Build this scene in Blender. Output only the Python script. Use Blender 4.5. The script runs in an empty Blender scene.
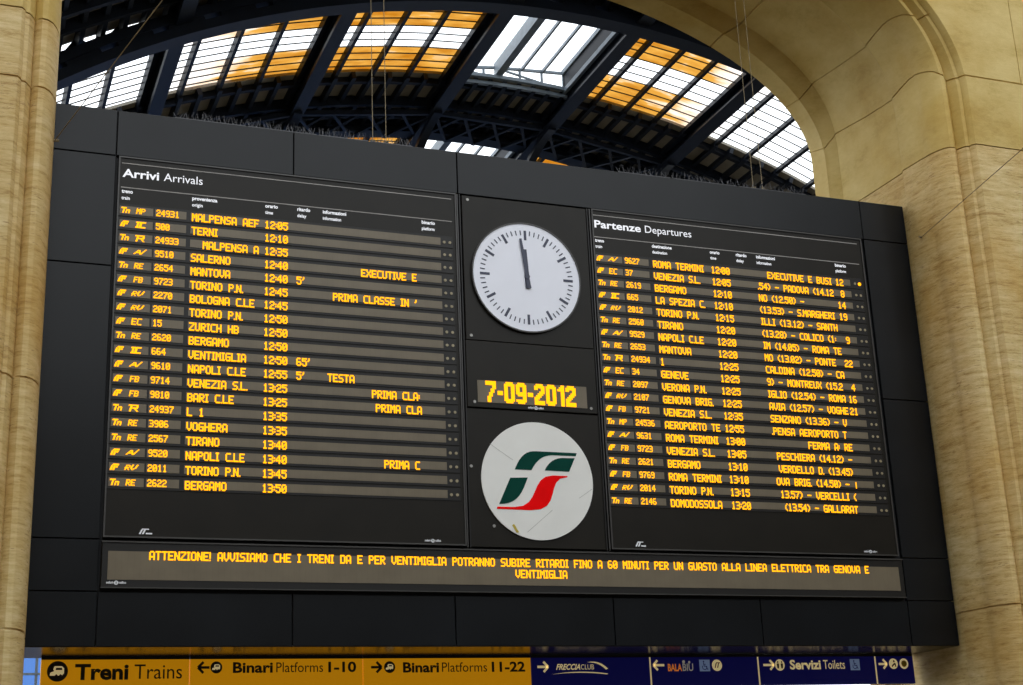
import bpy, math, random
from mathutils import Matrix, Vector
random.seed(7)
C = bpy.context.scene.collection
# ---------------------------------------------------------------- units: board units -> metres
S, Z0 = 1.25, 5.87
def T(v): return (v[0]*S, v[1]*S, v[2]*S + Z0)

# ---------------------------------------------------------------- materials
def new_mat(name):
    m = bpy.data.materials.new(name); m.use_nodes = True
    nt = m.node_tree
    for n in list(nt.nodes): nt.nodes.remove(n)
    out = nt.nodes.new('ShaderNodeOutputMaterial')
    return m, nt, out
def N(nt, t, **kw):
    n = nt.nodes.new(t)
    for k, v in kw.items():
        if k in n.inputs: n.inputs[k].default_value = v
        else: setattr(n, k, v)
    return n
def plain(name, col, rough=.5, spec=.5, metal=0., var=.12, scale=3., bump=0., glow=None):
    """paint / metal / plastic with a faint procedural mottling"""
    m, nt, out = new_mat(name)
    b = N(nt, 'ShaderNodeBsdfPrincipled', Roughness=rough, Metallic=metal)
    b.inputs['Specular IOR Level'].default_value = spec
    g = N(nt, 'ShaderNodeNewGeometry')
    no = N(nt, 'ShaderNodeTexNoise', Scale=scale, Detail=4.)
    nt.links.new(g.outputs['Position'], no.inputs['Vector'])
    r = N(nt, 'ShaderNodeValToRGB')
    r.color_ramp.elements[0].position = .3; r.color_ramp.elements[1].position = .7
    r.color_ramp.elements[0].color = (*[c*(1-var) for c in col], 1)
    r.color_ramp.elements[1].color = (*[min(1, c*(1+var)) for c in col], 1)
    nt.links.new(no.outputs['Fac'], r.inputs['Fac'])
    nt.links.new(r.outputs['Color'], b.inputs['Base Color'])
    if glow:                                     # emission added to brighten sign faces too dark in the hall light
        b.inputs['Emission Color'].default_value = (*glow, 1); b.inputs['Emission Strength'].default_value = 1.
    if bump:
        bp = N(nt, 'ShaderNodeBump', Strength=bump, Distance=.01)
        nt.links.new(no.outputs['Fac'], bp.inputs['Height']); nt.links.new(bp.outputs['Normal'], b.inputs['Normal'])
    nt.links.new(b.outputs['BSDF'], out.inputs['Surface'])
    return m
def emit(name, col, strength):
    m, nt, out = new_mat(name)
    e = N(nt, 'ShaderNodeEmission', Color=(*col, 1), Strength=strength)
    nt.links.new(e.outputs[0], out.inputs['Surface'])
    return m
def stone(name, cols, zs, blotch, xs=.55, pit=True, rough=.6):
    """travertine: bands along the bed (stretched noise), larger stains, small dark pits"""
    m, nt, out = new_mat(name); L = nt.links.new
    b = N(nt, 'ShaderNodeBsdfPrincipled', Roughness=rough)
    b.inputs['Specular IOR Level'].default_value = .3
    g = N(nt, 'ShaderNodeNewGeometry')
    mp = N(nt, 'ShaderNodeMapping'); mp.inputs['Scale'].default_value = (xs, xs, zs)
    L(g.outputs['Position'], mp.inputs['Vector'])
    n1 = N(nt, 'ShaderNodeTexNoise', Scale=2.3, Detail=10., Roughness=.78)
    L(mp.outputs[0], n1.inputs['Vector'])
    r1 = N(nt, 'ShaderNodeValToRGB'); e = r1.color_ramp.elements
    e[0].position = .33; e[0].color = (*cols[0], 1); e[1].position = .46; e[1].color = (*cols[1], 1)
    x = e.new(.62); x.color = (*cols[2], 1); x = e.new(.78); x.color = (*cols[1], 1)
    L(n1.outputs['Fac'], r1.inputs['Fac'])
    n2 = N(nt, 'ShaderNodeTexNoise', Scale=.9, Detail=5., Roughness=.6)
    L(g.outputs['Position'], n2.inputs['Vector'])
    r2 = N(nt, 'ShaderNodeValToRGB'); e = r2.color_ramp.elements
    e[0].position = .35; e[0].color = (*blotch, 1); e[1].position = .62; e[1].color = (1, 1, 1, 1)
    L(n2.outputs['Fac'], r2.inputs['Fac'])
    mx = N(nt, 'ShaderNodeMix', data_type='RGBA', blend_type='MULTIPLY'); mx.inputs[0].default_value = .8
    L(r1.outputs['Color'], mx.inputs[6]); L(r2.outputs['Color'], mx.inputs[7])
    last = mx.outputs[2]
    if pit:
        mp2 = N(nt, 'ShaderNodeMapping'); mp2.inputs['Scale'].default_value = (3.6, 3.6, 24)
        L(g.outputs['Position'], mp2.inputs['Vector'])
        n3 = N(nt, 'ShaderNodeTexNoise', Scale=2.3, Detail=6., Roughness=.7)
        L(mp2.outputs[0], n3.inputs['Vector'])
        n4 = N(nt, 'ShaderNodeTexNoise', Scale=2.6, Detail=5.)
        L(g.outputs['Position'], n4.inputs['Vector'])
        n4r = N(nt, 'ShaderNodeMapRange'); n4r.inputs[1].default_value = .3; n4r.inputs[2].default_value = .7; n4r.inputs[3].default_value = .46; n4r.inputs[4].default_value = .54; L(n4.outputs['Fac'], n4r.inputs[0])
        ad = N(nt, 'ShaderNodeMath', operation='MULTIPLY'); L(n3.outputs['Fac'], ad.inputs[0]); L(n4r.outputs[0], ad.inputs[1])
        r3 = N(nt, 'ShaderNodeValToRGB'); e = r3.color_ramp.elements
        e[0].position = .297; e[0].color = (0, 0, 0, 1); e[1].position = .335; e[1].color = (1, 1, 1, 1)
        L(ad.outputs[0], r3.inputs['Fac'])
        mx2 = N(nt, 'ShaderNodeMix', data_type='RGBA', blend_type='MIX')
        L(r3.outputs['Color'], mx2.inputs[0]); L(last, mx2.inputs[6]); mx2.inputs[7].default_value = (.36, .215, .075, 1)
        last = mx2.outputs[2]
    L(last, b.inputs['Base Color'])
    bp = N(nt, 'ShaderNodeBump', Strength=.35, Distance=.02)
    L(n1.outputs['Fac'], bp.inputs['Height']); L(bp.outputs['Normal'], b.inputs['Normal'])
    L(b.outputs['BSDF'], out.inputs['Surface'])
    return m
def glass(name, clear, amber=None):
    """roof glazing: thin tinted panes; weathered amber sheets at the head and the foot of each run"""
    m, nt, out = new_mat(name); L = nt.links.new
    t = N(nt, 'ShaderNodeBsdfTransparent')
    gl = N(nt, 'ShaderNodeBsdfGlossy', Roughness=.15, Color=(.6, .6, .6, 1))
    ms = N(nt, 'ShaderNodeMixShader'); ms.inputs[0].default_value = .03
    if amber:
        g = N(nt, 'ShaderNodeNewGeometry'); sx = N(nt, 'ShaderNodeSeparateXYZ'); L(g.outputs['Position'], sx.inputs[0])
        # local run coordinate: metres past the start of the run
        mo = N(nt, 'ShaderNodeMath', operation='MODULO'); mo.inputs[1].default_value = 8*S
        a0 = N(nt, 'ShaderNodeMath', operation='SUBTRACT'); a0.inputs[1].default_value = 4*S
        L(sx.outputs['Y'], a0.inputs[0]); L(a0.outputs[0], mo.inputs[0])
        # step to whole sheets so that each sheet has one tone
        dv = N(nt, 'ShaderNodeMath', operation='DIVIDE'); dv.inputs[1].default_value = 8*S
        L(mo.outputs[0], dv.inputs[0])
        r = N(nt, 'ShaderNodeValToRGB'); r.color_ramp.interpolation = 'LINEAR'; e = r.color_ramp.elements
        e[0].position = 0; e[0].color = (1, 1, 1, 1)
        e[1].position = 1; e[1].color = (1, 1, 1, 1)
        for p_, v in ((.226, .92), (.233, .0), (.368, .0), (.377, .85), (.50, 1.)):
            x = e.new(p_); x.color = (v, v, v, 1)
        L(dv.outputs[0], r.inputs['Fac'])
        mp = N(nt, 'ShaderNodeMapping'); mp.inputs['Scale'].default_value = (.8, 1.9, 0); L(g.outputs['Position'], mp.inputs['Vector'])
        no = N(nt, 'ShaderNodeTexNoise', Scale=1., Detail=3.); L(mp.outputs[0], no.inputs['Vector'])
        # towards both sides of the shed the sheets are newer
        sidex = N(nt, 'ShaderNodeMapRange', interpolation_type='SMOOTHSTEP'); sidex.inputs[1].default_value = -1.*S; sidex.inputs[2].default_value = 3.4*S
        L(sx.outputs['X'], sidex.inputs[0])
        sidey = N(nt, 'ShaderNodeMapRange', interpolation_type='SMOOTHSTEP'); sidey.inputs[1].default_value = 12.6*S; sidey.inputs[2].default_value = 17.6*S
        sidey.inputs[3].default_value = 1; sidey.inputs[4].default_value = 0
        L(sx.outputs['X'], sidey.inputs[0])
        m1 = N(nt, 'ShaderNodeMath', operation='MULTIPLY'); L(sidex.outputs[0], m1.inputs[0]); L(sidey.outputs[0], m1.inputs[1])
        nr = N(nt, 'ShaderNodeMapRange'); nr.inputs[1].default_value = .35; nr.inputs[2].default_value = .62; nr.inputs[3].default_value = 1.05; nr.inputs[4].default_value = .55
        L(no.outputs['Fac'], nr.inputs[0])
        m2 = N(nt, 'ShaderNodeMath', operation='MULTIPLY'); L(m1.outputs[0], m2.inputs[0]); L(nr.outputs[0], m2.inputs[1])
        m3 = N(nt, 'ShaderNodeMath', operation='MULTIPLY', use_clamp=True); L(m2.outputs[0], m3.inputs[0]); L(r.outputs['Color'], m3.inputs[1])
        r4 = N(nt, 'ShaderNodeValToRGB'); e = r4.color_ramp.elements
        e[0].position = .05; e[0].color = (*clear, 1); e[1].position = 1.; e[1].color = (*amber[1], 1)
        x = e.new(.55); x.color = (*amber[0], 1)
        L(m3.outputs[0], r4.inputs['Fac']); L(r4.outputs['Color'], t.inputs['Color'])
    else:
        t.inputs['Color'].default_value = (*clear, 1)
    L(t.outputs[0], ms.inputs[1]); L(gl.outputs[0], ms.inputs[2]); L(ms.outputs[0], out.inputs['Surface'])
    return m
def led_window(name, col):
    """unlit dot matrix behind smoked plastic: a fine regular grid"""
    m, nt, out = new_mat(name); L = nt.links.new
    b = N(nt, 'ShaderNodeBsdfPrincipled', Roughness=.4)
    b.inputs['Specular IOR Level'].default_value = .4
    g = N(nt, 'ShaderNodeNewGeometry'); sx = N(nt, 'ShaderNodeSeparateXYZ'); L(g.outputs['Position'], sx.inputs[0])
    w = N(nt, 'ShaderNodeMath', operation='PINGPONG'); w.inputs[1].default_value = .0278
    L(sx.outputs['X'], w.inputs[0])
    mr = N(nt, 'ShaderNodeMapRange'); mr.inputs[1].default_value = 0; mr.inputs[2].default_value = .005; mr.inputs[3].default_value = .93; mr.inputs[4].default_value = 1
    L(w.outputs[0], mr.inputs[0])
    no = N(nt, 'ShaderNodeTexNoise', Scale=5., Detail=3.); L(g.outputs['Position'], no.inputs['Vector'])
    nr = N(nt, 'ShaderNodeMapRange'); nr.inputs[3].default_value = .8; nr.inputs[4].default_value = 1.2; L(no.outputs['Fac'], nr.inputs[0])
    mu = N(nt, 'ShaderNodeMath', operation='MULTIPLY'); L(mr.outputs[0], mu.inputs[0]); L(nr.outputs[0], mu.inputs[1])
    v = N(nt, 'ShaderNodeVectorMath', operation='SCALE'); v.inputs[0].default_value = col; L(mu.outputs[0], v.inputs['Scale'])
    L(v.outputs[0], b.inputs['Base Color']); L(b.outputs[0], out.inputs['Surface'])
    return m

M = dict(
    clad=plain('black_cladding', (.0065, .0075, .009), .30, .24, var=.25, scale=1.3),
    clad2=plain('black_cladding_core', (.010, .010, .011), .6, .3),
    under=plain('glossy_soffit', (.03, .026, .02), .22, .8, var=.1),
    face=plain('display_face', (.011, .0092, .0065), .38, .21, var=.15),
    bezel=plain('display_bezel', (.008, .007, .006), .45, .35),
    edge=plain('edge_trim', (.04, .037, .034), .4, .5),
    window=led_window('dot_matrix_window', (.155, .126, .083)),
    led=emit('amber_led', (1., .375, .004), 2.1),
    lampoff=plain('indicator_off', (.30, .25, .15), .4),
    white=plain('white_print', (.86, .87, .92), .5),
    lit=emit('brightened_lettering', (.93, .95, 1.), 1.05),  # white print given added emission, since hall light leaves the headings dull
    grey=plain('grey_print', (.34, .32, .30), .5),
    dial=plain('clock_dial', (.84, .85, .93), .35, .4, var=.02),
    ink=plain('clock_ink', (.045, .05, .085), .5),
    disc=plain('emblem_white', (.80, .79, .75), .35, .4, var=.03),
    green=plain('emblem_green', (.002, .048, .034), .6, .06),
    red=plain('emblem_red', (.95, .001, .002), .6, .06),
    seam=plain('emblem_seam', (.50, .49, .46), .5),
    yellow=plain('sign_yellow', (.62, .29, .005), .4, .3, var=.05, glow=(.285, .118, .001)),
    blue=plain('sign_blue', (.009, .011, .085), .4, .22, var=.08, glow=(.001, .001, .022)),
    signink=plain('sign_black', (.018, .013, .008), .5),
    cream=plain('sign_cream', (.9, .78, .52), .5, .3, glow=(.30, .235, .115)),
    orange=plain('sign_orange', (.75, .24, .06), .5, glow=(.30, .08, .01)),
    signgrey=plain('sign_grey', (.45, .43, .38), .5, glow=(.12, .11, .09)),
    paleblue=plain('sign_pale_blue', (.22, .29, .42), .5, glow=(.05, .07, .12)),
    olive=plain('sign_olive', (.50, .38, .03), .5),
    screw=plain('screw_head', (.30, .29, .27), .4, .5, metal=.6),
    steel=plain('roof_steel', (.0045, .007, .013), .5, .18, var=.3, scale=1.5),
    steelL=plain('lantern_steel', (.15, .185, .22), .45, .4, var=.2),
    deck=plain('roof_deck', (.26, .24, .20), .8, .2, var=.2, scale=1.2),
    bars=plain('glazing_bar', (.05, .045, .04), .6),
    amber=glass('amber_glazing', (.96, .97, .98), ((.46, .225, .036), (.30, .102, .004))),
    clear=glass('clear_glazing', (.97, .98, 1.)),
    gable=glass('gable_glazing', (.055, .125, .32)),
    cable=plain('steel_cable', (.24, .19, .11), .6, .3),
    spike=plain('spike_wire', (.055, .055, .06), .35, .5, metal=.5),
    trav=stone('travertine', ((.37, .22, .065), (.60, .445, .19), (.73, .585, .315)), 7.5, (.84, .68, .40), 1.1),
    arch=stone('smooth_stone', ((.49, .35, .105), (.60, .445, .16), (.66, .505, .20)), 1.2, (.80, .69, .40), pit=False),
    floor=plain('stone_floor', (.068, .057, .038), .4, .35, var=.2, scale=.7),
    hall=plain('hall_stone', (.13, .11, .085), .7, .3, var=.15, scale=.6),
)

# ---------------------------------------------------------------- mesh builder (board units)
class MB:
    def __init__(s): s.v, s.f, s.mi = [], [], []
    def add(s, vs, fs, mi=0):
        o = len(s.v); s.v += [tuple(v) for v in vs]; s.f += [tuple(i + o for i in f) for f in fs]; s.mi += [mi]*len(fs); return s
    def box(s, x0, x1, y0, y1, z0, z1, mi=0):
        vs = [(x, y, z) for z in (z0, z1) for y in (y0, y1) for x in (x0, x1)]
        return s.add(vs, [(0, 2, 3, 1), (4, 5, 7, 6), (0, 1, 5, 4), (2, 6, 7, 3), (0, 4, 6, 2), (1, 3, 7, 5)], mi)
    def slab(s, x0, x1, z0, z1, yf, d, bev=.0, mi=0):
        """plate facing -Y with a chamfered front edge"""
        if bev <= 0: return s.box(x0, x1, yf, yf + d, z0, z1, mi)
        q = lambda a, y: [(x0+a, y, z0+a), (x1-a, y, z0+a), (x1-a, y, z1-a), (x0+a, y, z1-a)]
        vs = q(bev, yf) + q(0, yf+bev) + q(0, yf+d)
        fs = [(0, 1, 2, 3), (11, 10, 9, 8)]
        for k in (0, 4):
            for i in range(4): j = (i+1) % 4; fs.append((k+i, k+4+i, k+4+j, k+j))
        return s.add(vs, fs, mi)
    def poly(s, pts, y, d=.0015, mi=0):
        """flat plate from an (x,z) outline, facing -Y"""
        n = len(pts)
        a = sum(pts[i][0]*pts[(i+1) % n][1]-pts[(i+1) % n][0]*pts[i][1] for i in range(n))
        if a < 0: pts = pts[::-1]
        vs = [(x, y, z) for x, z in pts] + [(x, y+d, z) for x, z in pts]
        fs = [tuple(range(n)), tuple(range(2*n-1, n-1, -1))] + [(i, n+i, n+(i+1) % n, (i+1) % n) for i in range(n)]
        return s.add(vs, fs, mi)
    def disc(s, cx, cz, r, y, d=.0015, n=48, mi=0):
        return s.poly([(cx+r*math.cos(2*math.pi*i/n), cz+r*math.sin(2*math.pi*i/n)) for i in range(n)], y, d, mi)
    def ring(s, cx, cz, r0, r1, y, d=.0015, n=32, a0=0, a1=2*math.pi, mi=0):
        for i in range(n):
            t, u = a0+(a1-a0)*i/n, a0+(a1-a0)*(i+1)/n
            s.poly([(cx+r0*math.cos(t), cz+r0*math.sin(t)), (cx+r1*math.cos(t), cz+r1*math.sin(t)),
                    (cx+r1*math.cos(u), cz+r1*math.sin(u)), (cx+r0*math.cos(u), cz+r0*math.sin(u))], y, d, mi)
        return s
    def stroke(s, pts, w, y, d=.0015, mi=0):
        for (x0, z0), (x1, z1) in zip(pts, pts[1:]):
            L = math.hypot(x1-x0, z1-z0) or 1e-9; nx, nz = -(z1-z0)/L*w/2, (x1-x0)/L*w/2
            s.poly([(x0-nx, z0-nz), (x1-nx, z1-nz), (x1+nx, z1+nz), (x0+nx, z0+nz)], y, d, mi)
        return s
    def tube(s, p0, p1, r0, r1=None, n=8, mi=0):
        r1 = r0 if r1 is None else r1
        a, b = Vector(p0), Vector(p1); d = (b-a).normalized()
        u = d.orthogonal().normalized(); w = d.cross(u)
        vs = [tuple(c + r*(math.cos(2*math.pi*i/n)*u + math.sin(2*math.pi*i/n)*w)) for c, r in ((a, r0), (b, r1)) for i in range(n)]
        return s.add(vs, [(i, (i+1) % n, n+(i+1) % n, n+i) for i in range(n)] + [tuple(range(n-1, -1, -1)), tuple(range(n, 2*n))], mi)
    def bar(s, p0, p1, w, h, mi=0):
        """rectangular bar; h measured towards +Z as far as possible"""
        a, b = Vector(p0), Vector(p1); d = (b-a).normalized()
        side = d.cross(Vector((0, 0, 1)))
        side = side.normalized() if side.length > 1e-4 else Vector((1, 0, 0))
        up = side.cross(d).normalized()
        vs = [tuple(c + sx*w/2*side + sz*h/2*up) for c in (a, b) for sx, sz in ((-1, -1), (1, -1), (1, 1), (-1, 1))]
        return s.add(vs, [(0, 1, 2, 3), (7, 6, 5, 4)] + [(i, 4+i, 4+(i+1) % 4, (i+1) % 4) for i in range(4)], mi)
    def grid(s, rows, closed=False, mi=0):
        n = len(rows[0]); vs = [p for r in rows for p in r]; fs = []
        for i in range(len(rows)-1):
            for j in range(n-1): fs.append((i*n+j, i*n+j+1, (i+1)*n+j+1, (i+1)*n+j))
        return s.add(vs, fs, mi)

ORG = {}
def obj(name, mb, mat, parent=None, smooth=False, kind=None, label=None, cat=None, group=None):
    vs = [T(v) for v in mb.v]
    lo = [min(v[i] for v in vs) for i in range(3)]; hi = [max(v[i] for v in vs) for i in range(3)]
    o0 = ((lo[0]+hi[0])/2, (lo[1]+hi[1])/2, lo[2])
    me = bpy.data.meshes.new(name)
    me.from_pydata([(v[0]-o0[0], v[1]-o0[1], v[2]-o0[2]) for v in vs], [], mb.f)
    for m in (mat if isinstance(mat, (list, tuple)) else [mat]): me.materials.append(m)
    for p_, k in zip(me.polygons, mb.mi):
        p_.material_index = k; p_.use_smooth = smooth
    me.update()
    if smooth: me.set_sharp_from_angle(angle=math.radians(32))
    o = bpy.data.objects.new(name, me); C.objects.link(o)
    po = ORG[parent.as_pointer()] if parent else (0, 0, 0)
    ORG[o.as_pointer()] = o0
    if parent: o.parent = parent
    o.location = tuple(o0[i]-po[i] for i in range(3))
    tag(o, label, cat, group, kind)
    return o
def tag(o, label=None, cat=None, group=None, kind=None):
    for k, v in (('label', label), ('category', cat), ('group', group), ('kind', kind)):
        if v: o[k] = v
    return o
def thing(name, loc, label, cat, group=None, kind=None):
    o = bpy.data.objects.new(name, None); C.objects.link(o)
    w = T(loc); o.location = w; ORG[o.as_pointer()] = w; o.empty_display_size = .1
    return tag(o, label, cat, group, kind)

# ---------------------------------------------------------------- lettering
G5 = {
'A': '01110 10001 10001 10001 11111 10001 10001', 'B': '11110 10001 10001 11110 10001 10001 11110',
'C': '01111 10000 10000 10000 10000 10000 01111', 'D': '11110 10001 10001 10001 10001 10001 11110',
'E': '11111 10000 10000 11110 10000 10000 11111', 'F': '11111 10000 10000 11110 10000 10000 10000',
'G': '01111 10000 10000 10111 10001 10001 01111', 'H': '10001 10001 10001 11111 10001 10001 10001',
'I': '111 010 010 010 010 010 111', 'J': '00111 00010 00010 00010 00010 10010 01100',
'K': '10001 10010 10100 11000 10100 10010 10001', 'L': '10000 10000 10000 10000 10000 10000 11111',
'M': '10001 11011 10101 10101 10001 10001 10001', 'N': '10001 11001 11001 10101 10011 10011 10001',
'O': '01110 10001 10001 10001 10001 10001 01110', 'P': '11110 10001 10001 11110 10000 10000 10000',
'Q': '01110 10001 10001 10001 10101 10010 01101', 'R': '11110 10001 10001 11110 10100 10010 10001',
'S': '01111 10000 10000 01110 00001 00001 11110', 'T': '11111 00100 00100 00100 00100 00100 00100',
'U': '10001 10001 10001 10001 10001 10001 01110', 'V': '10001 10001 10001 10001 10001 01010 00100',
'W': '10001 10001 10001 10101 10101 11011 10001', 'X': '10001 10001 01010 00100 01010 10001 10001',
'Y': '10001 10001 01010 00100 00100 00100 00100', 'Z': '11111 00001 00010 00100 01000 10000 11111',
'0': '01110 10001 10011 10101 11001 10001 01110', '1': '00100 01100 00100 00100 00100 00100 01110',
'2': '01110 10001 00001 00110 01000 10000 11111', '3': '11110 00001 00001 01110 00001 00001 11110',
'4': '00010 00110 01010 10010 11111 00010 00010', '5': '11111 10000 11110 00001 00001 10001 01110',
'6': '01110 10000 10000 11110 10001 10001 01110', '7': '11111 00001 00010 00100 00100 01000 01000',
'8': '01110 10001 10001 01110 10001 10001 01110', '9': '01110 10001 10001 01111 00001 00001 01110',
'-': '00000 00000 00000 11111 00000 00000 00000', '.': '0 0 0 0 0 0 1', ':': '0 0 1 0 1 0 0', "'": '01 01 10 00 00 00 00',
'(': '001 010 100 100 100 010 001', ')': '100 010 001 001 001 010 100', '!': '1 1 1 1 1 0 1', ' ': '00000 00000 00000 00000 00000 00000 00000',
'n': '00000 00000 10110 11001 10001 10001 10001',
}
def led_text(mb, txt, x, z, dx, dz, y, shear=0., maxx=None, bold=1.5):
    """dot matrix characters; z = top of the letters; contiguous dots merge into strokes"""
    for ch in txt:
        rows = G5[ch].split(); w = len(rows[0])
        for r, row in enumerate(rows):
            zc = z - (r+.5)*dz; sh = shear*(3-r)*dz
            c = 0
            while c < w:
                if row[c] == '1':
                    c1 = c
                    while c1+1 < w and row[c1+1] == '1': c1 += 1
                    x0, x1 = x+c*dx, x+(c1+1)*dx; pad = (bold-1)/2*dx; pz = .12*dz
                    if maxx is None or x1 <= maxx:
                        mb.add([(x0-pad+sh, y, zc-dz/2-pz), (x1+pad+sh, y, zc-dz/2-pz), (x1+pad+sh, y, zc+dz/2+pz), (x0-pad+sh, y, zc+dz/2+pz)], [(0, 1, 2, 3)])
                    c = c1+1
                else: c += 1
        x += (w+1)*dx
    return x
def font_mesh(txt, bold=0., shear=0.):
    cu = bpy.data.curves.new('t', 'FONT'); cu.body = txt; cu.size = 1.; cu.offset = bold; cu.shear = shear; cu.resolution_u = 3
    o = bpy.data.objects.new('t', cu); C.objects.link(o)
    dg = bpy.context.evaluated_depsgraph_get(); dg.update()
    me = o.evaluated_get(dg).to_mesh()
    vs = [tuple(v.co) for v in me.vertices]; fs = [tuple(p_.vertices) for p_ in me.polygons]
    o.evaluated_get(dg).to_mesh_clear()
    C.objects.unlink(o); bpy.data.objects.remove(o); bpy.data.curves.remove(cu)
    return vs, fs
_hv, _ = font_mesh('H'); CAP = max(v[1] for v in _hv)
def print_text(mb, txt, x0, x1, base, cap, y, bold=0., shear=0., mi=0):
    """printed lettering stretched to x0..x1 with the given capital height, facing -Y"""
    vs, fs = font_mesh(txt, bold, shear)
    a, b = min(v[0] for v in vs), max(v[0] for v in vs); k = (x1-x0)/(b-a)
    mb.add([(x0+(v[0]-a)*k, y, base+v[1]*cap/CAP) for v in vs], fs, mi)

# ================================================================ 1. the stone opening
# profile of the reveal, front to back: (half width a, Y, rise b, exponent n, springing zc)
PROF = [
    (4.36, -.80, 2.25, 2.15, 3.00), (4.335, -.765, 2.22, 2.15, 3.00), (4.33, -.735, 2.22, 2.15, 3.00), (4.30, -.725, 2.19, 2.15, 3.0),
    (4.268, -.662, 2.15, 2.153, 3.006), (4.254, -.622, 2.139, 2.153, 3.006), (4.236, -.655, 2.12, 2.155, 3.02), (4.205, -.676, 2.08, 2.156, 3.05), (4.165, -.668, 2.04, 2.158, 3.07), (4.125, -.630, 2.00, 2.16, 3.11), (4.095, -.565, 1.96, 2.16, 3.14),
    (4.073, -.49, 1.93, 2.162, 3.16), (4.064, -.425, 1.911, 2.163, 3.172), (4.069, -.39, 1.912, 2.163, 3.172), (4.060, -.355, 1.905, 2.163, 3.172), (4.05, -.20, 1.90, 2.14, 3.14),
    (4.04, -.075, 1.89, 2.114, 3.104), (4.045, -.06, 1.90, 2.114, 3.104), (4.072, -.045, 1.92, 2.12, 3.104), (4.062, .45, 1.905, 2.2, 3.12), (4.04, .945, 1.862, 2.306, 3.148),
    (4.04, .963, 1.861, 2.306, 3.148), (4.02, .985, 1.87, 2.24, 3.12), (3.985, 1.03, 1.89, 2.15, 3.09), (3.965, 1.065, 1.915, 2.08, 3.065), (3.95, 1.075, 1.912, 2.063, 3.061),
    (3.95, 1.32, 1.79, 2.03, 3.14), (3.955, 1.337, 1.774, 2.027, 3.147),
]
JZ = 2.471; FLOOR = -3.3994 - 1.62/1.25 + 0.0   # eye 1.62 m above the floor
GR, GD = .005, .012                             # joint half width / depth
def prof_pt(pr, side, key, dep=0.):
    a, Y, b, n, zc = pr; off = (-.055 if Y < .2 else .32) if side < 0 else 0.
    k, val = key
    if k == 'z':
        z = val if val < 2.6 else 2.6 + (val-2.6)*(zc-2.6)/.5
        x = a + off
    else:
        c, s_ = max(0, math.cos(val))**(2/n), math.sin(val)**(2/n)
        x = (a+off*(1-val/(math.pi/2)))*c; z = zc + b*s_
    return (side*(x + dep*.8), Y + dep, z + (dep*.8 if k == 't' and val > .5 else 0))
OUTX, TOPZ = 9.2, 9.0
def out_pt(side, key, Y, zin):
    k, val = key
    if k == 'z' or val < .75: return (side*OUTX, Y, zin)
    f = (val-.75)/(math.pi/2-.75)
    if f < .5: return (side*OUTX, Y, zin + (TOPZ-zin)*(f/.5))
    return (side*OUTX*(1-(f-.5)/.5), Y, TOPZ)
VJ = 5.02                                        # upright joint in the wall face
def stone_rows(side, keys, vjoint):
    rows = []
    for key, dep in keys:
        flat = key[0] == 't' and key[1] > .2
        pts = [prof_pt(pr, side, key, 0 if flat and i < 2 else dep) for i, pr in enumerate(PROF)]
        f, bk = pts[0], pts[-1]
        of, ob = out_pt(side, key, -.80+dep, f[2]), out_pt(side, key, bk[1], bk[2])
        fr = [of]
        for xx, dd in ((OUTX*.8, 0), (VJ+.03, 0), (VJ+GR, 0), (VJ+GR*.6, 1), (VJ-GR*.6, 1), (VJ-GR, 0), (VJ-.03, 0), (4.6, 0)):
            u = (xx-abs(f[0]))/(abs(of[0])-abs(f[0])) if abs(of[0]) > abs(f[0])+.5 else (xx-4.36)/(OUTX-4.36)
            d2 = (GD if vjoint(key) else 0)*dd
            fr.append((f[0]+(of[0]-f[0])*u, -.80+max(dep if key[0] == 'z' or key[1] < .2 else 0, d2), f[2]+(of[2]-f[2])*u))
        rows.append(fr + pts + [ob])
    return rows
def with_joints(vals, joints, kind):
    ks = []
    for v in vals: ks.append(((kind, v), 0))
    for j in joints:
        for d, dep in ((-GR*1.6, 0), (-GR, GD), (GR, GD), (GR*1.6, 0)): ks.append(((kind, j+d*(1 if kind == 'z' else .45)), dep))
    return sorted(ks, key=lambda k: k[0][1])
jamb = [(('z', JZ-GR), GD), (('z', JZ+GR), GD), (('z', JZ+GR*1.6), 0)] + [(('z', v), 0) for v in (2.6, 2.75, 2.9, 3.0, 3.1)]
archk = with_joints([.02+i*(math.pi/2-.02)/44 for i in range(45)], [.075, .365, .78, 1.2], 't')
ORI = lambda rows, side: rows if side > 0 else [r[::-1] for r in rows]
for side, nm in ((-1, 'wall_left'), (1, 'wall_right')):
    pier = with_joints([FLOOR, -3, -2.4, -1.6, -1, -.2, .6, 1.4, 2.0, 2.3, JZ-GR], [-2.8, -2.11, -.36, 1.9] if side < 0 else [-2.9, -1.87], 'z')
    mb = MB(); mb.grid(ORI(stone_rows(side, pier, lambda k: False), side))
    obj(nm, mb, M['trav'], kind='structure', smooth=True)
mb = MB()
vj = lambda k: k[0] == 't' and .075 < k[1] < .72
for side in (-1, 1): mb.grid(ORI(stone_rows(side, jamb + archk, vj), side))
obj('wall_arch', mb, M['arch'], kind='structure', smooth=True)

# ================================================================ 2. floor and the hall behind the camera
mb = MB(); mb.box(-45, 60, -30, 75, FLOOR-.3, FLOOR); obj('floor', mb, M['floor'], kind='structure')
mb = MB(); mb.box(-30, 30, -27.5, -26.5, FLOOR, 8.); obj('wall_back', mb, M['hall'], kind='structure')
mb = MB(); mb.box(19, 20, -26.4, -1.2, FLOOR, 16.); obj('wall_side', mb, M['hall'], kind='structure')
mb = MB(); mb.box(-17, -16, -26.4, -1.2, FLOOR, 14.); obj('wall_side', mb, M['hall'], kind='structure')

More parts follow.
